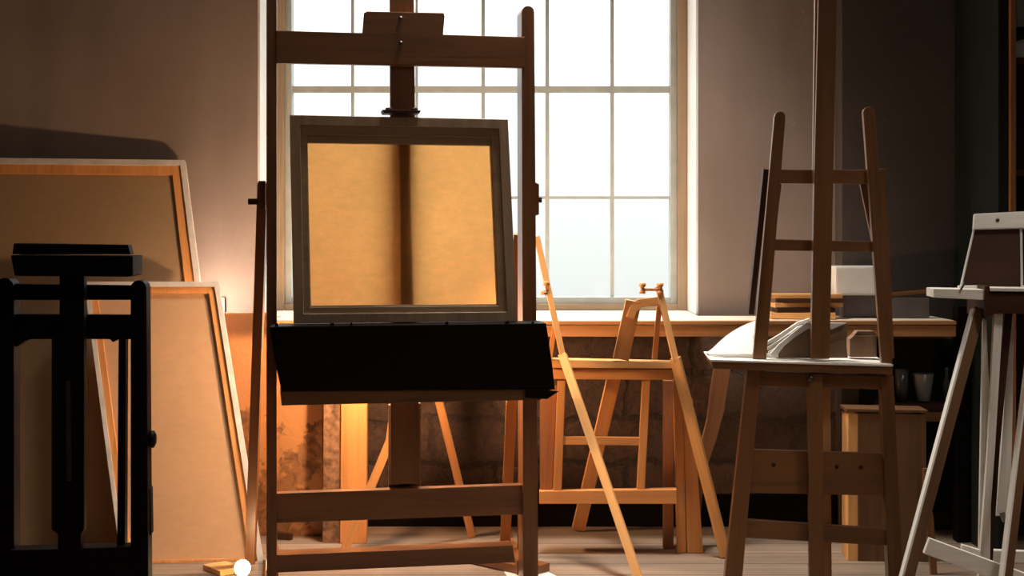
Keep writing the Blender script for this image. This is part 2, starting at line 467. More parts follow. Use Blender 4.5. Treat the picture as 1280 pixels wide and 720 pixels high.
# window
wn = thing('window_1', None, None, (0, ZG, oz0), kind='structure')
pw = Pl((0, ZG, 0))
def wx(px): return (px - 640) * ZG / F
def wz(py): return H + (HY - py) * ZG / F
fx0, fx1 = wx(340), wx(862); fz0, fz1 = SILL, 2.42
cx0, cx1 = wx(358), wx(845)
bm = bmesh.new()
box((ox0 + .008, ZG - .05, fz0), (cx0, ZG + .05, fz1), .004, bm)
box((cx1, ZG - .05, fz0), (ox1 - .008, ZG + .05, fz1), .004, bm)
obj('window_frame', bm, M['greywood'], wn, grain=(0, 0, 1))
bm = bmesh.new()
box((cx0, ZG - .05, fz0), (cx1, ZG + .05, wz(379)), .004, bm)
box((cx0, ZG - .05, fz1 - .05), (cx1, ZG + .05, fz1), .004, bm)
obj('window_rail', bm, M['greywood'], wn, grain=(1, 0, 0))
sash = plain('grey_sash_paint', (0.40, 0.43, 0.41), rough=0.6, var=0.1)
bm = bmesh.new()
a0, a1, b0, b1 = cx0, cx1, wz(379), fz1 - .05
for x in (a0, a1 - .022): box((x, ZG - .03, b0), (x + .022, ZG + .03, b1), .002, bm)
for z in (b0, b1 - .022): box((a0 + .0225, ZG - .028, z), (a1 - .0225, ZG + .028, z + .022), .002, bm)
obj('sash', bm, sash, wn)
bm = bmesh.new()
for px, w in ((441, .009), (521, .008), (604, .012), (684, .013), (765, .012)):
    box((wx(px) - w / 2, ZG - .014, b0), (wx(px) + w / 2, ZG + .014, b1), .001, bm)
for py, w in ((-27, .01), (112, .021), (247, .009)):
    box((a0, ZG - .016, wz(py) - w / 2), (a1, ZG + .016, wz(py) + w / 2), .001, bm)
obj('muntin', bm, sash, wn)
obj('pane', box((a0, ZG - .002, b0), (a1, ZG + .002, b1), 0), M['glass'], wn)

# ------------------------------------------------------------------ the long ledge under the window
LF = 4.25                                        # ledge front
lx0, lx1 = (336 - 640) * LF / F, (1195 - 640) * LF / F
t = thing('window_ledge', 'long wooden ledge running under the window with a pale worn top', 'ledge', (0, 4.4, 0))
bm = bmesh.new()
prism(bm, [Vector((lx0, LF + .02, SILL - .018)), Vector((lx1, LF + .02, SILL - .018)), Vector((lx1, LF + .02, SILL)), Vector((lx0, LF + .02, SILL))], Vector((0, ZW - .104 - LF, 0)), .002)
box((ox0 + .01, ZW - .09, SILL - .018), (ox1 - .01, ZG - .052, SILL), .001, bm)
obj('top_board', bm, M['sill'], t, grain=(1, 0, 0))
bm = box((lx0, LF - .004, SILL - .012), (lx1, LF + .018, SILL - .001), .002)
obj('edge_strip', bm, M['plank'], t, grain=(1, 0, 0))
bm = box((lx0, LF, SILL - .048), (lx1, LF + .018, SILL - .014), .002)
obj('front_board', bm, M['plank'], t, grain=(1, 0, 0))
p = Pl((0, LF + .05, 0))
obj('post', poly(p, [(405, 424), (426, 424), (426, 760), (403, 760)], 0, .05, .004), M['crumble'], t, label='crumbling dark post')
obj('post', poly(p, [(427, 424), (459, 424), (458, 760), (425, 760)], -.01, .03, .003), M['pine'], t, label='orange post')
p = Pl((0, 4.3, 0))
obj('post', poly(p, [(1197, 383), (1212, 383), (1212, 760), (1197, 760)], 0, .05, .003), M['black'], t, label='dark end post')
obj('post', poly(p, [(1078, 424), (1094, 424), (1094, 760), (1078, 760)], .06, .11, .003), M['black'], t)
p2 = Pl((0, 4.33, 0))
obj('shelf', poly(p2, [(1094, 505), (1200, 505), (1200, 514), (1094, 514)], 0, .14, .002), M['darkbrown'], t)
obj('shelf_rail', poly(p2, [(1094, 515), (1200, 515), (1200, 527), (1094, 527)], .0, .02, .002), M['walnut'], t)
obj('back_panel', poly(Pl((0, 4.478, 0)), [(1094, 424), (1200, 424), (1200, 640), (1094, 640)], 0, .008, 0), M['green'], t)

# peeling orange board left of and below the ledge
p = Pl((0, 4.40, 0))
pts = [(236, 391), (333, 391), (333, 426), (403, 426), (403, 780), (236, 780)]
single('wall_board', 'orange painted board with peeling patches against the wall behind the large easel', 'board',
       poly(p, pts, 0, .02, .003), M['panel'], (-.8, 4.40, 0.42), grain=(0, 0, 1))

# ------------------------------------------------------------------ main studio easel
YAW = 9.0
e0 = Pl(P(500, 600, 3.76), YAW)
root = thing('studio_easel', 'large brown wooden studio easel holding the glowing canvas', 'easel', e0.pt(500, 760))
W_ = M['easel']; Wl = M['easel_light']
obj('post', poly(e0, [(333, -70), (346, -70), (346, 780), (333, 780)], -.018, .05, .002), W_, root)
obj('post', poly(e0, round_top(652, 668, 654, 673, 7, 780), -.018, .062, .002), W_, root)
obj('mast', poly(e0, [(487, -70), (517, -70), (519, 146), (525, 604), (488, 606), (488, 146)], .002, .026, .002), W_, root)
head = poly(e0, [(345, 38), (453, 41), (455, 16), (459, 14), (555, 16), (556, 20), (554, 43), (656, 46), (656, 85), (345, 79)], -.020, .000, .0025)
hd = obj('crossbar', head, W_, root, grain=e0.u)
for (x, y) in ((501, 23), (501, 54)):
    obj('bolt', lathe(e0.pt(x, y, -.0205), [(0, 0), (.006, 0), (.0055, .003), (0, .004)], axis=-e0.n, seg=12), M['metal'], hd)
lw1 = obj('lower_crossbar', poly(e0, [(346, 617), (657, 606), (657, 643), (346, 654)], -.004, .030, .002), W_, root, grain=e0.u)
lw2 = obj('base_crossbar', poly(e0, [(346, 694), (641, 682), (644, 703), (346, 716)], .0, .062, .002), W_, root, grain=e0.u)
obj('lower_mast', poly(e0, [(486, 506), (526, 504), (526, 612), (486, 614)], .032, .052, .002), M['walnut'], root)
gr = poly(e0, [(499, 506), (512, 506), (512, 612), (499, 612)], .029, .0325, .001)
obj('mast_groove', gr, M['darkbrown'], root)
# canvas clamp on the mast, just above the canvas
cl = obj('clamp', poly(e0, [(478, 137), (526, 138), (525, 141), (480, 141)], -.075, .0, .001), M['darkbrown'], root, grain=e0.u)
for x in (486, 518):
    obj('clamp_knob', lathe(e0.pt(x, 138, -.04), [(0, 0), (.009, 0), (.009, .006), (0, .008)], seg=12), M['darkbrown'], cl)
# tray
tr_px = [(337, 409), (350, 408), (683, 404), (690, 452), (694, 487), (352, 489), (343, 450)]
tr = obj('tray', poly(e0, tr_px, -.135, -.022, .003), M['black'], root, grain=e0.u)
obj('tray_rail', poly(e0, [(350, 489), (690, 486), (676, 500), (352, 507)], -.13, -.035, .002), M['crate'], tr, grain=e0.u)
obj('tray_tip', poly(e0, [(657, 487), (699, 489), (684, 499), (657, 497)], -.139, -.1305, .001), M['black'], tr)
for x, w in ((343, 5), (412, 6), (437, 4), (556, 5), (631, 6), (664, 4)):
    bm = poly(e0, [(x, 408 - .01 * (x - 340)), (x + w, 408 - .01 * (x - 340)), (x + w - 1, 404 - .01 * (x - 340)), (x + 1, 405 - .01 * (x - 340))], -.133, -.124, .0008)
    obj('tray_nub', bm, M['black'], tr)
# rear struts and sockets
A = e0.pt(329, 228, .075); B = P(313, 713, 3.96); B.z = 0.02
obj('rear_strut', bar(A, B, .026, .03), W_, root)
A2 = e0.pt(649, 292, .10); B2 = Vector(((631 - 640) * 4.12 / F, 4.12, .02))
obj('rear_strut', bar(A2, B2, .030, .03), Wl, root)
obj('rear_strut', bar(e0.pt(655, 300, .11), Vector(((650 - 640) * 4.05 / F, 4.05, .02)), .016, .03), W_, root)
kb = obj('bolt_bar', bar(e0.pt(310, 252, .06), e0.pt(322, 252, .06), .016, .014, side=(0, 0, 1)), M['darkbrown'], root)
obj('socket', poly(e0, [(323, 226), (332, 226), (332, 262), (323, 262)], .05, .10, .002), W_, root)
obj('bolt_bar', bar(e0.pt(668, 250, .02), e0.pt(677, 250, .02), .014, .014, side=(0, 0, 1)), M['darkbrown'], root)
obj('socket', poly(e0, [(669, 228), (674, 230), (674, 268), (669, 270)], .0, .05, .002), W_, root)
# base runners
for x in (339, 664):
    A = e0.pt(x, 780, -.05); A.z = .0; 
    f0 = Vector((A.x, A.y, .022)); f1 = f0 + e0.n * .42
    obj('runner', bar(f0 + e0.n * .125, f1, .035, .04), W_, root)
obj('base_brace', bar(Vector((.075, 3.90, .0145)), Vector((-.115, 4.08, .0145)), .085, .022, side=(1, 1, 0)), W_, root)

# the glowing canvas on the tray
cv = Pl(e0.pt(500, 405, -.062), YAW, 2.2)
Q = [(362, 143.5), (635, 149), (646.5, 401.5), (367, 404.5)]
rt = thing('stretched_canvas', 'glowing orange linen canvas in a grey-brown frame on the large easel', 'canvas', cv.pt(505, 405))
q1 = inset(Q, 13, 12, 12, 12)
q2 = inset(Q, 22, 34, 24, 22)
q15 = inset(Q, 21, 24, 22, 20)
obj('outer_frame', ring(cv, Q, q1, -.014, .020, .0012), M['frame_wood'], rt, grain=(0, 0, 1))
obj('stretcher_bar', ring(cv, inset(Q, 12, 11, 11, 11), q15, -.007, .018, .001), M['frame_wood'], rt, grain=(1, 0, 0))
obj('lip_and_shadow_band', ring(cv, inset(Q, 18, 20, 19, 18), q2, .001, .019, .001), M['frame_wood'], rt, grain=(1, 0, 0))  # lip, deepened along the top to stand for the shadow band
obj('added_shadow_bar', poly(cv, [(497, 150), (513, 150), (518, 398), (500, 398)], .0225, .034, .001), M['frame_wood'], rt)  # bar added behind the linen to widen the mast's shadow
t_ = bmesh.new()
# a finely divided, very slightly slack sheet of linen
qa = inset(Q, 14, 14, 14, 14); n = 24; g = {}
for i in range(n + 1):
    for j in range(n + 1):
        u, v = i / n, j / n
        x = (qa[0][0] * (1 - u) + qa[1][0] * u) * (1 - v) + (qa[3][0] * (1 - u) + qa[2][0] * u) * v
        y = (qa[0][1] * (1 - u) + qa[1][1] * u) * (1 - v) + (qa[3][1] * (1 - u) + qa[2][1] * u) * v
        s = .002 * math.sin(math.pi * u) * math.sin(math.pi * v) + .0006 * noise.noise(Vector((u * 6, v * 6, 0)))
        g[i, j] = t_.verts.new(cv.pt(x, y, .0195 - s))
for i in range(n):
    for j in range(n):
        f_ = t_.faces.new((g[i, j], g[i, j + 1], g[i + 1, j + 1], g[i + 1, j])); f_.smooth = True
obj('linen', t_, M['glow'], rt)

# ------------------------------------------------------------------ black easel at far left
b0_ = Pl(P(90, 500, 2.95), 4.0)
rb = thing('black_easel', 'black-painted easel standing in front of the leaning canvases', 'easel', b0_.pt(90, 1000))
K = M['dark']; FY = 1000
def fl(x0, x1, y0, xb0=None, xb1=None): return [(x0, y0), (x1, y0), (xb1 if xb1 is not None else x1, FY), (xb0 if xb0 is not None else x0, FY)]
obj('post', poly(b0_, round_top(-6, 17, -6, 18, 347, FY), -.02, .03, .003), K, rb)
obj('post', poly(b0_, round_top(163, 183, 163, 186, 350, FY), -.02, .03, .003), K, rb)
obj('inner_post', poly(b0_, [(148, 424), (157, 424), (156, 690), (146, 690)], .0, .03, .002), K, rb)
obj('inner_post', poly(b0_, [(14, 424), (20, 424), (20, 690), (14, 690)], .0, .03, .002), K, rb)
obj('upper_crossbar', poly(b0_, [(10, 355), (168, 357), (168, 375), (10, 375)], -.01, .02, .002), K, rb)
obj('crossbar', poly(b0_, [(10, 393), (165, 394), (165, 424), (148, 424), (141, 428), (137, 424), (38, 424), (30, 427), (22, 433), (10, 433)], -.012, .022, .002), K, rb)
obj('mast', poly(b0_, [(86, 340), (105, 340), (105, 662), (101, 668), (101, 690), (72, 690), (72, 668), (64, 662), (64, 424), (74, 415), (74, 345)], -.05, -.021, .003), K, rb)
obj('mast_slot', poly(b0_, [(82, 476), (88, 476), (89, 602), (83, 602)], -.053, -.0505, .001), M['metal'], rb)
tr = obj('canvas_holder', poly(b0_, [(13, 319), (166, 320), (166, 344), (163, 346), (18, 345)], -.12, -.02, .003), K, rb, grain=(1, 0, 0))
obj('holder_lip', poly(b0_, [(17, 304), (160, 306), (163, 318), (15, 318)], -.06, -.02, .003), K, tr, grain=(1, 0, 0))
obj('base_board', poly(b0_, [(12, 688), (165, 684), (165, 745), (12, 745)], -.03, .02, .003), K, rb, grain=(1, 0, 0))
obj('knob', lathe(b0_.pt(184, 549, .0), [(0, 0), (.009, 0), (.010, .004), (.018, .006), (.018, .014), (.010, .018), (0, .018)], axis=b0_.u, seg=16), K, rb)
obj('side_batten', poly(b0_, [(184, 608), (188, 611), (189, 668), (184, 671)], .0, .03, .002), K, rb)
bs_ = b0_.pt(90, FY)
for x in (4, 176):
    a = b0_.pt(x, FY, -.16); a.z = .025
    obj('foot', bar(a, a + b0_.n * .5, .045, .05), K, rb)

# ------------------------------------------------------------------ leaning canvases on the left
def lean_canvas(name, label, pl, Q, rims, lin, rim_mat, bar_mat, thick=.035):
    rr_ = thing(name, label, 'canvas', pl.pt((Q[2][0] + Q[3][0]) / 2, Q[2][1]), group=None)
    a, b = rims
    obj('canvas_edge', ring(pl, Q, inset(Q, a, a, a, a), 0, thick, .0012), rim_mat, rr_)
    ia = inset(Q, a, a, a, a); ib = inset(Q, a + b, a + b, a + b, a + b)
    obj('stretcher_bar', ring(pl, ia, ib, .006, thick - .003, .0012), bar_mat, rr_, grain=pl.v)
    obj('linen', poly(pl, inset(Q, a + .5, a + .5, a + .5, a + .5), .016, .019, 0), lin, rr_)
    return rr_
c4 = Pl(P(231, 700, 4.245), 6.0, 13.0)
lean_canvas('leaning_canvas', 'largest leaning canvas, its back turned out, rising behind the black easel', c4,
            [(-120, 196), (231, 200), (291, 715), (-120, 735)], (7, 12), M['linen2'], M['edge'], M['pine'])
c5 = Pl(P(325, 700, 4.06), 6.0, 19.0)
lean_canvas('leaning_canvas', 'smaller tan canvas with a pale edge leaning between the black easel and the large easel', c5,
            [(105, 352), (273, 352), (329, 712), (151, 716)], (6, 9), M['linen'], M['edge'], M['pine'])
# a batten at the foot of the black easel
single('wooden_batten', 'short pale orange batten leaning beside the foot of the black easel', 'batten',
       bar(Vector((P(178, 668, 3.2).x, 3.2, .25)), Vector((P(192, 800, 3.12).x, 3.12, .004)), .018, .012), M['pine'], (P(190, 800, 3.12).x, 3.12, 0))

# ------------------------------------------------------------------ floor lamp between easel and canvases
lx, ly = P(303, 722, 3.77).x, 3.77
lp = thing('floor_lamp', 'small bare glowing lamp on the floor at the foot of the leaning canvas', 'lamp', (lx, ly, 0))
obj('base', box((lx - .05, ly - .04, 0), (lx + .05, ly + .04, .014), .003), M['white_wood'], lp)
obj('socket', lathe((lx, ly, .0142), [(0, 0), (.014, 0), (.014, .014), (0, .014)], seg=16), M['ceramic'], lp)
prof = [(0, 0)] + [(.021 * math.sin(math.pi * k / 12), .021 * (1 - math.cos(math.pi * k / 12))) for k in range(1, 12)] + [(0, .042)]
obj('bulb', lathe((lx, ly, .0285), prof, seg=20), M['bulb'], lp)
# a board lying at the lamp
single('floor_board', 'pale offcut board lying on the floor beside the glowing lamp', 'board',
       bar(Vector((P(268, 712, 3.98).x, 3.98, .008)), Vector((P(292, 712, 3.9).x - .005, 3.90, .008)), .07, .014, side=(0, 1, 0)), M['pine_pale'], (P(280, 712, 3.95).x, 3.94, 0))

# warm lamp added out of sight behind the large easel's tray
wl = thing('added_tray_lamp', 'added unseen warm lamp behind the tray of the large easel', 'lamp', (-.37, 4.0, .60))
lc = Vector((-.37, 4.02, .635))
obj('arm', bar(Vector((-.305, 3.825, .60)), lc + Vector((0, 0, -.03)), .012, .012), M['metal'], wl)
obj('clamp', box((-.32, 3.80, .585), (-.29, 3.83, .615), .002), M['metal'], wl)
sn = Vector((0, -.6, .8)); sc0 = lc + sn * .045
obj('light_baffle', bar(sc0 - Vector((.06, 0, 0)), sc0 + Vector((.06, 0, 0)), .10, .003, side=(0, .8, .6), bev=.001), M['metal'], wl)  # plate added to keep this lamp's light off the canvas
obj('socket', lathe(lc + Vector((0, 0, -.030)), [(0, 0), (.014, 0), (.014, .016), (0, .016)], seg=16), M['ceramic'], wl)
prof = [(0, 0)] + [(.024 * math.sin(math.pi * k / 12), .024 * (1 - math.cos(math.pi * k / 12))) for k in range(1, 12)] + [(0, .048)]
obj('bulb', lathe(lc + Vector((0, 0, -.0135)), prof, seg=20), M['bulb2'], wl)

# hidden lamp added behind the leaning canvases to make the wall glow
c0 = Vector((P(258, 0, 4.43).x, 4.43, P(258, 386, 4.43).z))
wb = thing('added_wall_lamp', 'small added lamp, unseen, glowing behind the top of the smaller leaning canvas', 'lamp', c0)
obj('mounting_plate', box((c0.x - .03, ZW - .014, c0.z - .05), (c0.x + .03, ZW - .002, c0.z + .03), .002), M['metal'], wb)
obj('arm', bar(Vector((c0.x, ZW - .015, c0.z - .03)), c0 + Vector((0, 0, -.03)), .01, .01), M['metal'], wb)
obj('bulb', lathe(c0 + Vector((0, 0, -.024)), [(r_ * .85, h * .85) for r_, h in prof], seg=16), M['bulb3'], wb)

# ------------------------------------------------------------------ small tripod easel seen through the large one
te = thing('tripod_easel', 'slim pale tripod easel with splayed legs seen under the tray of the large easel', 'easel', (P(510, 680, 4.2).x, 4.2, 0))
ap = P(517, 415, 4.16)
knee = P(489, 560, 4.18)
obj('leg', bar(P(494, 495, 4.17), P(486, 556, 4.19), .020, .02), M['pine_pale'], te)
obj('leg', bar(P(489, 548, 4.19), Vector((P(431, 0, 4.20).x, 4.20, .004)), .026, .018), M['pine_pale'], te)
obj('leg', bar(P(541, 470, 4.17), Vector((P(590, 0, 4.38).x, 4.38, .004)), .022, .018), M['pine'], te)
obj('crosspiece', bar(P(488, 470, 4.15), P(552, 470, 4.15), .03, .018, side=(0, 0, 1)), M['pine'], te)
obj('mast', bar(P(516, 380, 4.20), P(516, 520, 4.20), .03, .02), M['pine'], te)
obj('leg', bar(P(494, 500, 4.20), P(500, 470, 4.18), .020, .02), M['pine_pale'], te)

# ------------------------------------------------------------------ orange pine easel in front of the window, right of the large easel
m0 = Pl(P(760, 600, 4.15), -2.0)
me_ = thing('pine_easel', 'orange pine easel frame with long slanting legs between large easel and window', 'easel', (P(760, 690, 4.17).x, 4.17, 0))
PN = M['pine']
sh = obj('top_rail', poly(m0, [(682, 449), (853, 453), (854, 461), (683, 460)], -.035, .03, .002), M['pine_pale'], me_, grain=(1, 0, 0))
obj('apron', poly(m0, [(684, 461), (846, 462), (846, 475), (686, 474)], -.018, .018, .002), PN, me_, grain=(1, 0, 0))
obj('lower_rail', poly(m0, [(674, 614), (846, 612), (846, 630), (674, 630)], -.018, .018, .002), PN, me_, grain=(1, 0, 0))
obj('middle_rail', poly(m0, [(703, 546), (800, 547), (800, 557), (703, 556)], -.010, .010, .002), PN, me_, grain=(1, 0, 0))
obj('upright', poly(m0, [(697, 475), (707, 475), (702, 613), (691, 613)], -.012, .014, .002), PN, me_)
obj('upright', poly(m0, [(803, 475), (813, 475), (806, 613), (796, 613)], -.012, .014, .002), PN, me_)
obj('panel', poly(m0, [(675, 482), (696, 482), (690, 613), (675, 613)], .000, .008, .001), M['rust'], me_)
# slanting front legs, carried up above the rail
def up(x, y, z): return P(x, y, z)
ft = Vector((P(800, 0, 3.80).x, 3.80, .005))
obj('slanting_leg', bar(up(671, 296, 4.13), up(704, 447, 4.09), .017, .026), M['pine_pale'], me_)
obj('slanting_leg', bar(up(703, 443, 4.089), ft, .023, .022, side=(1, -.35, 0)), M['pine_pale'], me_)
ft2 = Vector((P(907, 0, 4.10).x, 4.10, .005))
obj('slanting_leg', bar(up(823, 358, 4.12), up(845, 452, 4.10), .018, .024), M['pine_pale'], me_)
obj('slanting_leg', bar(up(844, 447, 4.10), ft2, .029, .022, side=(1, -.35, 0)), M['pine_pale'], me_)
obj('back_plank', bar(up(792, 376, 4.10), up(776, 449, 4.12), .046, .014), PN, me_)
obj('back_leg', bar(up(772, 452, 4.20), Vector((P(723, 0, 4.46).x, 4.46, .01)), .040, .02), PN, me_)
obj('arch', poly(Pl((0, 4.10, 0)), [(783, 396), (788, 382), (797, 374), (822, 371), (824, 382), (803, 384), (796, 390), (793, 400)], -.006, .008, .002), PN, me_)
obj('brace', bar(up(826, 362, 4.13), up(818, 449, 4.13), .015, .016), PN, me_)
obj('brace', bar(up(694, 404, 4.12), up(687, 450, 4.12), .014, .014), PN, me_)
pk = obj('peg_bar', bar(up(804, 362, 4.11), up(826, 362, 4.11), .008, .01, side=(0, 0, 1)), PN, me_)
for x in (803, 825):
    obj('peg', lathe(up(x, 367, 4.11), [(0, 0), (.009, 0), (.009, .006), (.0055, .010), (.0055, .018), (.010, .022), (.010, .030), (0, .032)], seg=14), PN, pk)
for x, y in ((680, 354), (677, 366)):
    obj('peg', lathe(up(x - 1, y, 4.10), [(0, 0), (.006, 0), (.006, .016), (0, .018)], axis=(1, 0, 0), seg=12), PN, me_)
# slab posts of the easel at its right end
obj('corner_post', poly(m0, [(829, 476), (842, 476), (842, 780), (829, 780)], .07, .10, .002), M['rust'], me_)
obj('corner_post', poly(m0, [(842, 476), (853, 476), (858, 780), (847, 780)], .021, .06, .002), PN, me_)
obj('corner_post', poly(m0, [(853, 476), (866, 500), (879, 780), (859, 780)], .021, .055, .002), PN, me_)

# bent rust-coloured strut under the palette end of the right easel
rs = Pl(P(890, 600, 4.1), 0)
single('bent_strut', 'rust-brown bent wooden strut standing left of the tall walnut easel', 'strut',
       poly(rs, [(893, 458), (914, 458), (909, 488), (905, 515), (896, 548), (888, 572), (880, 600), (872, 780), (850, 780), (872, 570), (884, 525), (888, 490)], .12, .14, .002),
       M['rust'], (P(880, 600, 4.2).x, 4.2, 0))

# ------------------------------------------------------------------ tall walnut easel on the right
r0 = Pl(P(1020, 600, 3.60), -4.0)
re_ = thing('tall_easel', 'tall walnut easel with twin uprights and a mast, standing right of the window', 'easel', r0.pt(1020, 1000))
WN = M['walnut']
obj('mast', poly(r0, [(1025, -90), (1048, -90), (1042, 212), (1037, 449), (1014, 449), (1018, 212)], -.03, -.002, .002), WN, re_)
obj('mast_batten', poly(r0, [(1020, -90), (1024, -90), (1018, 230), (1016, 230)], -.012, .01, .001), WN, re_)
obj('upright', poly(r0, round_top(968, 982, 941, 958, 139, 449), -.012, .012, .002), WN, re_)
obj('upright', poly(r0, round_top(1079, 1094, 1102, 1116, 133, 455), -.012, .012, .002), WN, re_)
obj('crossbar', poly(r0, [(974, 212), (1092, 212), (1093, 230), (973, 229)], .0, .014, .002), WN, re_, grain=(1, 0, 0))
obj('crossbar', poly(r0, [(965, 299), (1100, 302), (1100, 315), (964, 313)], .0, .014, .002), WN, re_, grain=(1, 0, 0))
obj('inner_brace', poly(r0, [(971, 230), (977, 230), (969, 299), (964, 299)], .014, .026, .001), WN, re_)
obj('inner_brace', poly(r0, [(1075, 230), (1082, 230), (1098, 302), (1090, 302)], .014, .026, .001), WN, re_)
obj('rear_strut', bar(r0.pt(957, 211, .04), r0.pt(938, 392, .09), .015, .03), M['darkbrown'], re_)
obj('rear_strut', bar(r0.pt(1101, 211, .03), r0.pt(1112, 447, .05), .017, .03), WN, re_)
obj('shelf', poly(r0, [(889, 452), (1116, 458), (1116, 468), (1030, 466), (892, 461)], -.05, .19, .002), WN, re_, grain=(1, 0, 0))
obj('shelf_top', poly(r0, [(887, 449.5), (1117, 456), (1116, 458.4), (888, 452)], -.054, .19, .0008), M['white_wood'], re_, grain=(1, 0, 0))
obj('apron', poly(r0, [(938, 465), (1106, 470), (1106, 487), (936, 482)], -.008, .012, .002), WN, re_, grain=(1, 0, 0))
obj('leg', poly(r0, [(934, 463), (951, 463), (925, 760), (922, 1000), (895, 1000), (904, 740)], -.022, .022, .002), WN, re_)
obj('leg', poly(r0, [(1101, 470), (1117, 470), (1130, 740), (1134, 1000), (1112, 1000)], -.022, .022, .002), WN, re_)
obj('lower_mast', poly(r0, [(1010, 467), (1028, 467), (1031, 1000), (1012, 1000)], -.035, -.01, .002), WN, re_)
obj('rear_post', poly(r0, [(1027, 467), (1038, 467), (1040, 1000), (1029, 1000)], .03, .05, .002), M['easel_light'], re_)
bd = obj('wide_board', poly(r0, [(941, 562), (1104, 567), (1110, 620), (935, 616)], -.004, .014, .002), WN, re_, grain=(1, 0, 0))
for x in (967, 1046, 1076):
    obj('hole_plug', lathe(r0.pt(x, 581 + (x - 967) * .03, -.0035), [(0, 0), (.006, 0), (.005, .0015), (0, .002)], axis=-r0.n, seg=12), M['darkbrown'], bd)
obj('low_rail', poly(r0, [(930, 650), (1122, 663), (1124, 683), (926, 672)], -.006, .020, .002), WN, re_, grain=(1, 0, 0))
obj('knob', lathe(r0.pt(1013, 473, -.035), [(0, 0), (.008, 0), (.008, .008), (0, .010)], axis=-r0.n, seg=12), M['metal'], re_)
for x in (905, 1128):
    a = r0.pt(x, 1000, -.10); a.z = .022
    obj('foot', bar(a, a + r0.n * .2, .04, .04), WN, re_)

# things on its shelf
zs = r0.pt(980, 455, 0).z
shelf_top = max(r0.pt(887, 449.5, -.054).z, r0.pt(1117, 456, -.054).z)
def on_shelf(px, d, z=0.0):                 # a point above the shelf, d metres behind the easel plane
    q = r0.pt(px, 455, 0) + r0.n * d
    return Vector((q.x, q.y, shelf_top + .003 + z))
# white palette board: an oval sheet, lying tilted up at the back
c = on_shelf(925, .03)
pal = Pl(on_shelf(925, .034, .004), -4, 62)
pp = poly(pal, [(886, 442.5), (883, 441), (885, 439), (891, 435), (898, 428), (907, 420), (917, 413), (928, 407), (940, 402), (950, 399), (956, 398.5), (956, 442.5)], -.006, 0, .0015)
single('palette_board', 'white oval palette board overhanging the left end of the tall easel shelf', 'palette', pp, M['paper'], c)
# sheaf of folded canvases/paper between left upright and mast
for i, (x0, x1, y0, y1, lab, mt) in enumerate((
        (958, 1012, 428, 398, 'topmost folded white sheet of the sheaf on the tall easel shelf', 'paper'),
        (960, 1012, 434, 404, 'middle folded white sheet of the sheaf on the tall easel shelf', 'paper'),
        (961, 1006, 440, 411, 'lowest folded white sheet of the sheaf on the tall easel shelf', 'paper'))):
    pl_ = Pl(r0.pt(985, 440, .046 + .02 * (2 - i)), -4)
    b_ = poly(pl_, [(x0, y0), (x0 + 15, y0 - 9), (x1 - 15, y1 + 5), (x1, y1), (x1, y1 + 3), (x1 - 14, y1 + 9), (x0 + 16, y0 - 4), (x0, y0 + 4)], 0, .018, .0008)
    single('folded_sheet', lab, 'sheet', b_, M[mt], r0.pt(985, 440, .06), group='folded sheets on the tall easel shelf')
pl_ = Pl(r0.pt(1000, 450, .03), -4)
b_ = poly(pl_, [(970, 447.5), (970, 440), (978, 430), (992, 420), (1010, 409), (1040, 406), (1058, 404), (1060, 407), (1058, 430), (1060, 447.5)], 0, .015, .002)
hood = thing('paint_satchel', 'brown cardboard satchel with a white turned-up flap on the tall easel shelf', 'satchel', pl_.pt(1010, 453))
obj('body', b_, M['card'], hood)
obj('flap', poly(pl_, [(966, 447), (963, 442), (974, 430), (990, 417), (1008, 403), (1058, 404), (1040, 412), (1010, 411), (993, 422), (980, 433), (973, 442), (973, 447)], -.012, -.001, .001), M['paper'], hood)
obj('side_pocket', poly(pl_, [(1036, 430), (1056, 424), (1056, 447), (1036, 447)], -.008, -.001, .001), M['card'], hood)
pl_ = Pl(r0.pt(1080, 450, .075), -4)
obj_b = poly(pl_, [(1062, 446.5), (1062, 424), (1068, 419), (1096, 419), (1096, 446.5)], 0, .05, .003)
bx_ = thing('cardboard_box', 'low dark brown box on the right end of the tall easel shelf', 'box', pl_.pt(1075, 454))
obj('body', obj_b, M['card'], bx_)
obj('flap', poly(pl_, [(1068, 418.5), (1096, 418.5), (1092, 414), (1072, 414)], .002, .048, .001), M['card'], bx_)

# ------------------------------------------------------------------ on the ledge, right of the window
def ledge_pt(px, Z, dz=0): return Vector(((px - 640) * Z / F, Z, SILL + .002 + dz))
lab_sl = ['bottom slat of the pile on the ledge behind the tall easel', 'dark slat just above the bottom of the pile on the ledge',
          'middle slat of the pile on the ledge behind the tall easel', 'dark slat second from the top of the pile on the ledge', 'pale top slat of the pile on the ledge behind the tall easel']
zz = 0
for i, (x0, x1, h, mt) in enumerate(((962, 1042, .018, 'pine_pale'), (968, 1040, .013, 'darkbrown'), (964, 1048, .014, 'pine_pale'), (970, 1052, .011, 'darkbrown'), (960, 1050, .013, 'pine_pale'))):
    a = ledge_pt(x0, 4.36, zz + h / 2); b = ledge_pt(x1, 4.36 + .02 * ((i % 3) - 1), zz + h / 2)
    single('board_offcut', lab_sl[i], 'board', bar(a, b, .10 - .008 * i, h, side=(0, 1, 0), bev=.001), M[mt], ledge_pt((x0 + x1) / 2, 4.36, zz), group='slats piled on the ledge')
    zz += h + .0012
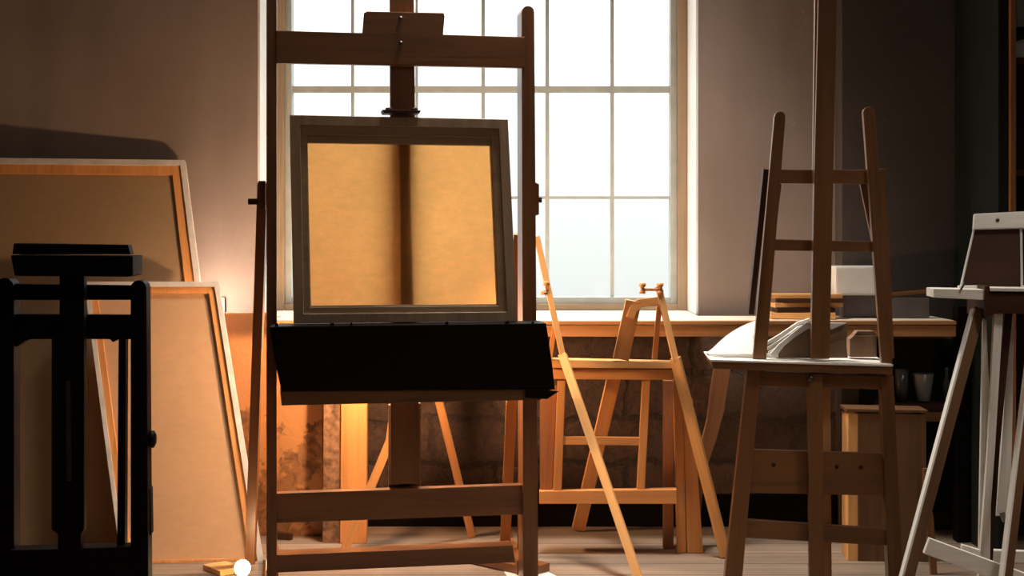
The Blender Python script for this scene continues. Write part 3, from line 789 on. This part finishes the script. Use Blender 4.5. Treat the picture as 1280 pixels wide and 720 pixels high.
# white box / canvas on the ledge
cx_ = thing('white_crate', 'white box standing on a grey block on the ledge behind the tall easel', 'box', ledge_pt(1070, 4.44))
a = ledge_pt(1056, 4.38); b = ledge_pt(1108, 4.46)
obj('grey_base', box((a.x, 4.40, a.z), (b.x, 4.455, a.z + .068), .003), plain('grey_card', (.16, .14, .15)), cx_)
obj('white_box', box((ledge_pt(1040, 4.4).x, 4.35, a.z + .069), (ledge_pt(1096, 4.4).x, 4.46, a.z + .158), .006), M['white'], cx_)
st = thing('long_brush', 'long thin wooden stick propped from the ledge to the pale box easel', 'stick', ledge_pt(1110, 4.30))
obj('shaft', bar(ledge_pt(1112, 4.38, .070), ledge_pt(1180, 4.38, .085), .012, .010, side=(0, 0, 1)), M['walnut'], st)
obj('rest', box((ledge_pt(1113, 4.38).x, 4.365, SILL + .002), (ledge_pt(1160, 4.38).x, 4.40, SILL + .062), .002), plain('grey_block', (.10, .085, .08)), st)

# cups on the lower shelf
szt = max(p2.pt(1100, 505).z, 0)
def sp(px, dy=.05): return Vector(((px - 640) * (4.33 + dy) / F, 4.33 + dy, szt + .002))
q = sp(1127); single('glass_tumbler', 'cloudy glass tumbler on the lower shelf beside the tall easel leg', 'glass',
    lathe(q, [(0, 0), (.017, 0), (.021, .10), (.019, .10), (.015, .006), (0, .006)]), M['greyglass'], q)
q = sp(1154); single('white_cup', 'white tapered cup in the middle of the lower shelf', 'cup',
    lathe(q, [(0, 0), (.018, 0), (.020, .004), (.032, .085), (.030, .086), (.017, .008), (0, .007)]), M['ceramic'], q)
q = sp(1184); single('slim_bottle', 'slim grey bottle at the right end of the lower shelf', 'bottle',
    lathe(q, [(0, 0), (.014, 0), (.015, .06), (.007, .075), (.006, .095), (.008, .097), (.008, .104), (0, .104)]), M['greyglass'], q)
# crate under the shelf
wc = thing('wooden_crate', 'brown wooden crate with its lit side coloured paler, on the floor behind the tall easel', 'crate', (P(1110, 690, 4.1).x, 4.1, 0))
w0 = Pl(P(1072, 690, 4.06), -3)
obj('front_panel', poly(w0, [(1073, 516), (1158, 518), (1158, 760), (1073, 760)], 0, .02, .002), M['crate'], wc, grain=(0, 0, 1))
obj('side_panel', poly(w0, [(1060, 518), (1072.5, 516), (1072.5, 760), (1060, 760)], .002, .10, .002), M['pine_pale'], wc, grain=(0, 0, 1), label='side panel coloured pale as lit')  # side facing the light given a paler wood than the front
obj('lid', poly(w0, [(1058, 511), (1160, 513), (1160, 516), (1058, 515)], -.004, .10, .001), M['crate'], wc, grain=(1, 0, 0))
obj('right_panel', poly(w0, [(1148, 519), (1157.5, 519), (1157.5, 760), (1148, 760)], .021, .10, .002), M['crate'], wc)

# ------------------------------------------------------------------ pale box easel at the right edge
f0_ = Pl(P(1240, 360, 3.30), -6.0)
fe = thing('box_easel', 'whitewashed box easel with dark lid board and tripod legs at the right edge', 'easel', (P(1240, 360, 3.3).x, 3.3, 0))
WW = M['white_wood']; DB = M['darkbrown']
lid = Pl(P(1240, 360, 3.30), -6.0, 12)
tb = obj('top_batten', poly(lid, [(1218, 267), (1300, 263), (1300, 284), (1217, 286)], -.012, .004, .002), WW, fe, grain=(1, 0, 0))
obj('screw', lathe(lid.pt(1247, 275, -.0125), [(0, 0), (.0045, 0), (.004, .002), (0, .003)], axis=-lid.n, seg=10), M['metal'], tb)
obj('lid_board', poly(lid, [(1219, 286), (1276, 285), (1277, 362), (1201, 362)], .0, .008, .001), DB, fe, grain=(1, 0, 0))
obj('lid_edge', poly(lid, [(1217, 286), (1219, 286), (1202, 360), (1200, 360)], -.003, .008, .0005), WW, fe)
obj('lid_edge', poly(lid, [(1275, 285), (1278, 285), (1279, 360), (1276, 360)], -.003, .008, .0005), WW, fe)
lg = obj('ledge', poly(f0_, [(1167, 361), (1231, 362), (1230, 375), (1167, 372)], -.09, .0, .002), WW, fe, grain=(1, 0, 0))
obj('ledge_lip', poly(f0_, [(1199, 357), (1232, 357), (1232, 361), (1199, 360)], -.02, .0, .001), WW, lg)
obj('box_top', poly(f0_, [(1238, 360), (1310, 361), (1310, 365), (1238, 364)], -.10, .1, .001), WW, fe, grain=(1, 0, 0))
obj('box_body', poly(f0_, [(1231, 358), (1237, 357), (1238, 366), (1310, 366), (1310, 393), (1255, 392), (1250, 390), (1231, 398)], -.095, .095, .002), DB, fe, grain=(1, 0, 0))
fr = Vector((P(1100, 0, 2.95).x, 2.95, .004))
A = f0_.pt(1224, 386, -.05); dirn = (fr - A)
obj('leg', bar(A, fr, .024, .012, side=(1, .3, 0)), M['crate'], fe)
obj('leg_edge', bar(A + Vector((-.0155, -.002, 0)), fr + Vector((-.0155, -.002, 0)), .005, .014, side=(1, .3, 0), bev=.0008), WW, fe)
FYR = 860
def lg_(pts, d0, d1, mt, nm='leg'): return obj(nm, poly(f0_, pts, d0, d1, .0015), mt, fe)
lg_([(1229, 398), (1233, 400), (1240, 560), (1236, FYR), (1222, FYR), (1226, 560)], -.06, -.045, WW)
lg_([(1243, 392), (1254, 392), (1244, 560), (1226, FYR), (1217, FYR), (1235, 560)], -.08, -.062, WW)
lg_([(1256, 392), (1266, 392), (1250, 560), (1240, 720), (1232, FYR), (1223, FYR), (1240, 560)], -.05, -.03, DB, 'dark_leg')
lg_([(1262, 396), (1268, 396), (1265, 560), (1262, 645), (1245, 645), (1252, 560)], .0, .02, WW, 'inner_leg')
obj('leg', bar(f0_.pt(1296, 396, -.05), Vector((P(1243, 0, 3.0).x, 3.0, .004)), .024, .014, side=(1, .3, 0)), M['crate'], fe)
obj('leg_edge', bar(f0_.pt(1291, 396, -.055), Vector((P(1236, 0, 3.0).x, 2.995, .004)), .005, .016, side=(1, .3, 0), bev=.0008), WW, fe)
pc = Pl(P(1200, 700, 3.12), -4)
obj('cross_plank', poly(pc, [(1162, 673), (1290, 720), (1290, 742), (1155, 692)], -.008, .008, .0015), WW, fe, grain=(1, 0, 0))
obj('plank_stub', poly(pc, [(1203, 681), (1226, 688), (1225, 704), (1202, 692)], .02, .036, .0015), WW, fe)
obj('spreader', poly(f0_, [(1240, 688), (1300, 690), (1300, 704), (1240, 702)], .03, .05, .0015), WW, fe, grain=(1, 0, 0))
obj('hook', bar(f0_.pt(1252, 640, -.02), f0_.pt(1256, 652, -.02), .01, .01), M['steel'], fe)
obj('clip', bar(f0_.pt(1201, 362, -.092), f0_.pt(1206, 353, -.092), .004, .006), M['metal'], fe)

# small bent offcut beside the box easel leg
oc = Pl(P(1160, 640, 3.9), 0)
single('bent_offcut', 'small bent brown offcut standing on the floor behind the box easel leg', 'offcut',
       poly(oc, [(1155, 586), (1161, 586), (1161, 625), (1167, 645), (1172, 780), (1164, 780), (1158, 645), (1155, 628)], 0, .015, .0015), M['walnut'], (P(1160, 640, 3.9).x, 3.9, 0))

# ------------------------------------------------------------------ tall cabinet at the right edge
kx0 = P(1239, 0, 4.12).x; kx1 = XR - .05
kb_ = thing('tall_cabinet', 'tall black-green open cabinet with a brown stile at the right wall', 'cabinet', ((kx0 + kx1) / 2, 4.25, 0))
obj('side_panel', box((kx0, 4.06, 0), (kx0 + .028, 4.46, 2.6), .002), M['green'], kb_, grain=(0, 0, 1))
obj('side_panel', box((kx1 - .028, 4.06, 0), (kx1, 4.46, 2.6), .002), M['green'], kb_, grain=(0, 0, 1))
obj('stile', box((kx0 + .030, 4.045, 0), (kx0 + .046, 4.08, 2.6), .002), M['rust'], kb_, grain=(0, 0, 1))
obj('back_panel', box((kx0 + .03, 4.44, 0), (kx1 - .03, 4.46, 2.6), 0), M['darkbrown'], kb_, grain=(0, 0, 1))
shz = P(1260, 72, 4.1).z
for z in (.3, .75, 1.1, shz - .02, 2.57):
    obj('shelf', box((kx0 + .047, 4.09, z), (kx1 - .03, 4.438, z + .02), .002), M['darkbrown'], kb_, grain=(1, 0, 0))
q = Vector((P(1283, 0, 4.2).x, 4.2, shz + .002))
single('white_bowl', 'upturned white bowl on the cabinet shelf at the upper right edge', 'bowl',
       lathe(q, [(0, .062), (.02, .062), (.035, .055), (.055, .035), (.068, .004), (.070, 0), (.066, 0), (0, .003)]), M['bowl'], q)
q = Vector((P(1300, 0, 4.3).x, 4.34, shz + .0))
fr_ = thing('small_picture', 'pale picture in a black frame hung inside the tall cabinet above the white bowl', 'picture', (q.x, 4.43, q.z + .13))
zt = P(1275, -40, 4.43).z; zb_ = P(1275, 34, 4.43).z
obj('picture_frame', box((P(1263, 0, 4.43).x, 4.425, zb_ - .015), (P(1263, 0, 4.43).x + .2, 4.4385, zt), .001), M['black'], fr_)
obj('picture_sheet', box((P(1271, 0, 4.42).x, 4.420, zb_), (P(1263, 0, 4.43).x + .18, 4.4245, zt - .02), .0005), plain('grey_green_sheet', (.42, .44, .38)), fr_)

# ------------------------------------------------------------------ loose things on the floor
a = P(352, 668, 4.36)
single('wood_scrap', 'small dark wood scrap on the floor behind the large easel left post', 'scrap',
       bar(Vector((a.x - .03, 4.36, .014)), Vector((a.x + .035, 4.34, .010)), .03, .02, side=(0, 1, 0), w2=.015), M['darkbrown'], (a.x, 4.36, 0))
pz = bmesh.new()
prism(pz, [Vector((-.04, 4.05, .0005)), Vector((.03, 4.08, .0005)), Vector((.14, 3.84, .0005)), Vector((.01, 3.72, .0005))], Vector((0, 0, .0012)), 0)
single('paper_sheet', 'white paper sheet lying on the floor at the right foot of the large easel', 'paper', pz, M['paper'], (.12, 3.7, 0))

# ------------------------------------------------------------------ light
w = bpy.data.worlds.new('overcast'); SC.world = w; w.use_nodes = True
nt = w.node_tree; nt.nodes.clear()
wo = nt.nodes.new('ShaderNodeOutputWorld'); bg = nt.nodes.new('ShaderNodeBackground')
tc = nt.nodes.new('ShaderNodeTexCoord'); sp_ = nt.nodes.new('ShaderNodeSeparateXYZ')
nt.links.new(tc.outputs['Generated'], sp_.inputs[0])
rp = ramp(nt, [(0.0, (0.16, 0.20, 0.19)), (0.47, (0.29, 0.293, 0.288)), (0.50, (0.33, 0.332, 0.327)), (0.55, (0.42, 0.43, 0.43)), (0.62, (.9, .9, .9)), (1.0, (2.2, 2.2, 2.2))])
mr = nt.nodes.new('ShaderNodeMapRange'); mr.inputs[1].default_value = -1; mr.inputs[2].default_value = 1
nt.links.new(sp_.outputs[2], mr.inputs[0]); nt.links.new(mr.outputs[0], rp.inputs[0])
nt.links.new(rp.outputs[0], bg.inputs[0]); bg.inputs[1].default_value = 3.6
nt.links.new(bg.outputs[0], wo.inputs[0])

def area(name, loc, rot, sx, sy, power, col, portal=False, spread=None):
    l = bpy.data.lights.new(name, 'AREA'); l.shape = 'RECTANGLE'; l.size = sx; l.size_y = sy
    l.energy = power; l.color = col
    if spread: l.spread = R(spread)
    if portal: l.cycles.is_portal = True
    o = bpy.data.objects.new(name, l); COL.objects.link(o); o.location = loc; o.rotation_euler = rot
    return o
area('window_portal', ((ox0 + ox1) / 2, ZG + .1, (oz0 + oz1) / 2), (R(-90), 0, 0), ox1 - ox0, oz1 - oz0, 1, (1, 1, 1), portal=True)
# dim fill lights added out of view overhead
area('added_fill_light', (1.7, 2.2, 2.7), (0, 0, 0), .4, .4, 12, (1.0, .90, .80), spread=110)
area('added_fill_light', (.6, .4, 2.95), (0, 0, 0), .6, .6, 9, (1.0, .86, .74))
area('added_fill_light', (.05, 3.8, 2.3), (0, 0, 0), .5, .5, 3, (1.0, .86, .76))

area('added_down_light', (.1, 3.85, 2.9), (0, 0, 0), .4, .4, 21, (1.0, .93, .84), spread=75)  # unseen light added from above to brighten floor and top edges

# ------------------------------------------------------------------ camera
cam = bpy.data.cameras.new('camera'); co = bpy.data.objects.new('camera', cam); COL.objects.link(co)
co.location = CAM; co.rotation_euler = (R(90), 0, 0)
cam.lens = 50; cam.sensor_width = 36; cam.shift_y = -(360 - HY) / 1280
cam.clip_start = .05
SC.camera = co
SC.view_settings.view_transform = 'Standard'
try: SC.view_settings.look = 'None'
except Exception: pass
SC.view_settings.exposure = 0.0
SC.view_settings.gamma = 1.0
SC.view_settings.use_curve_mapping = False
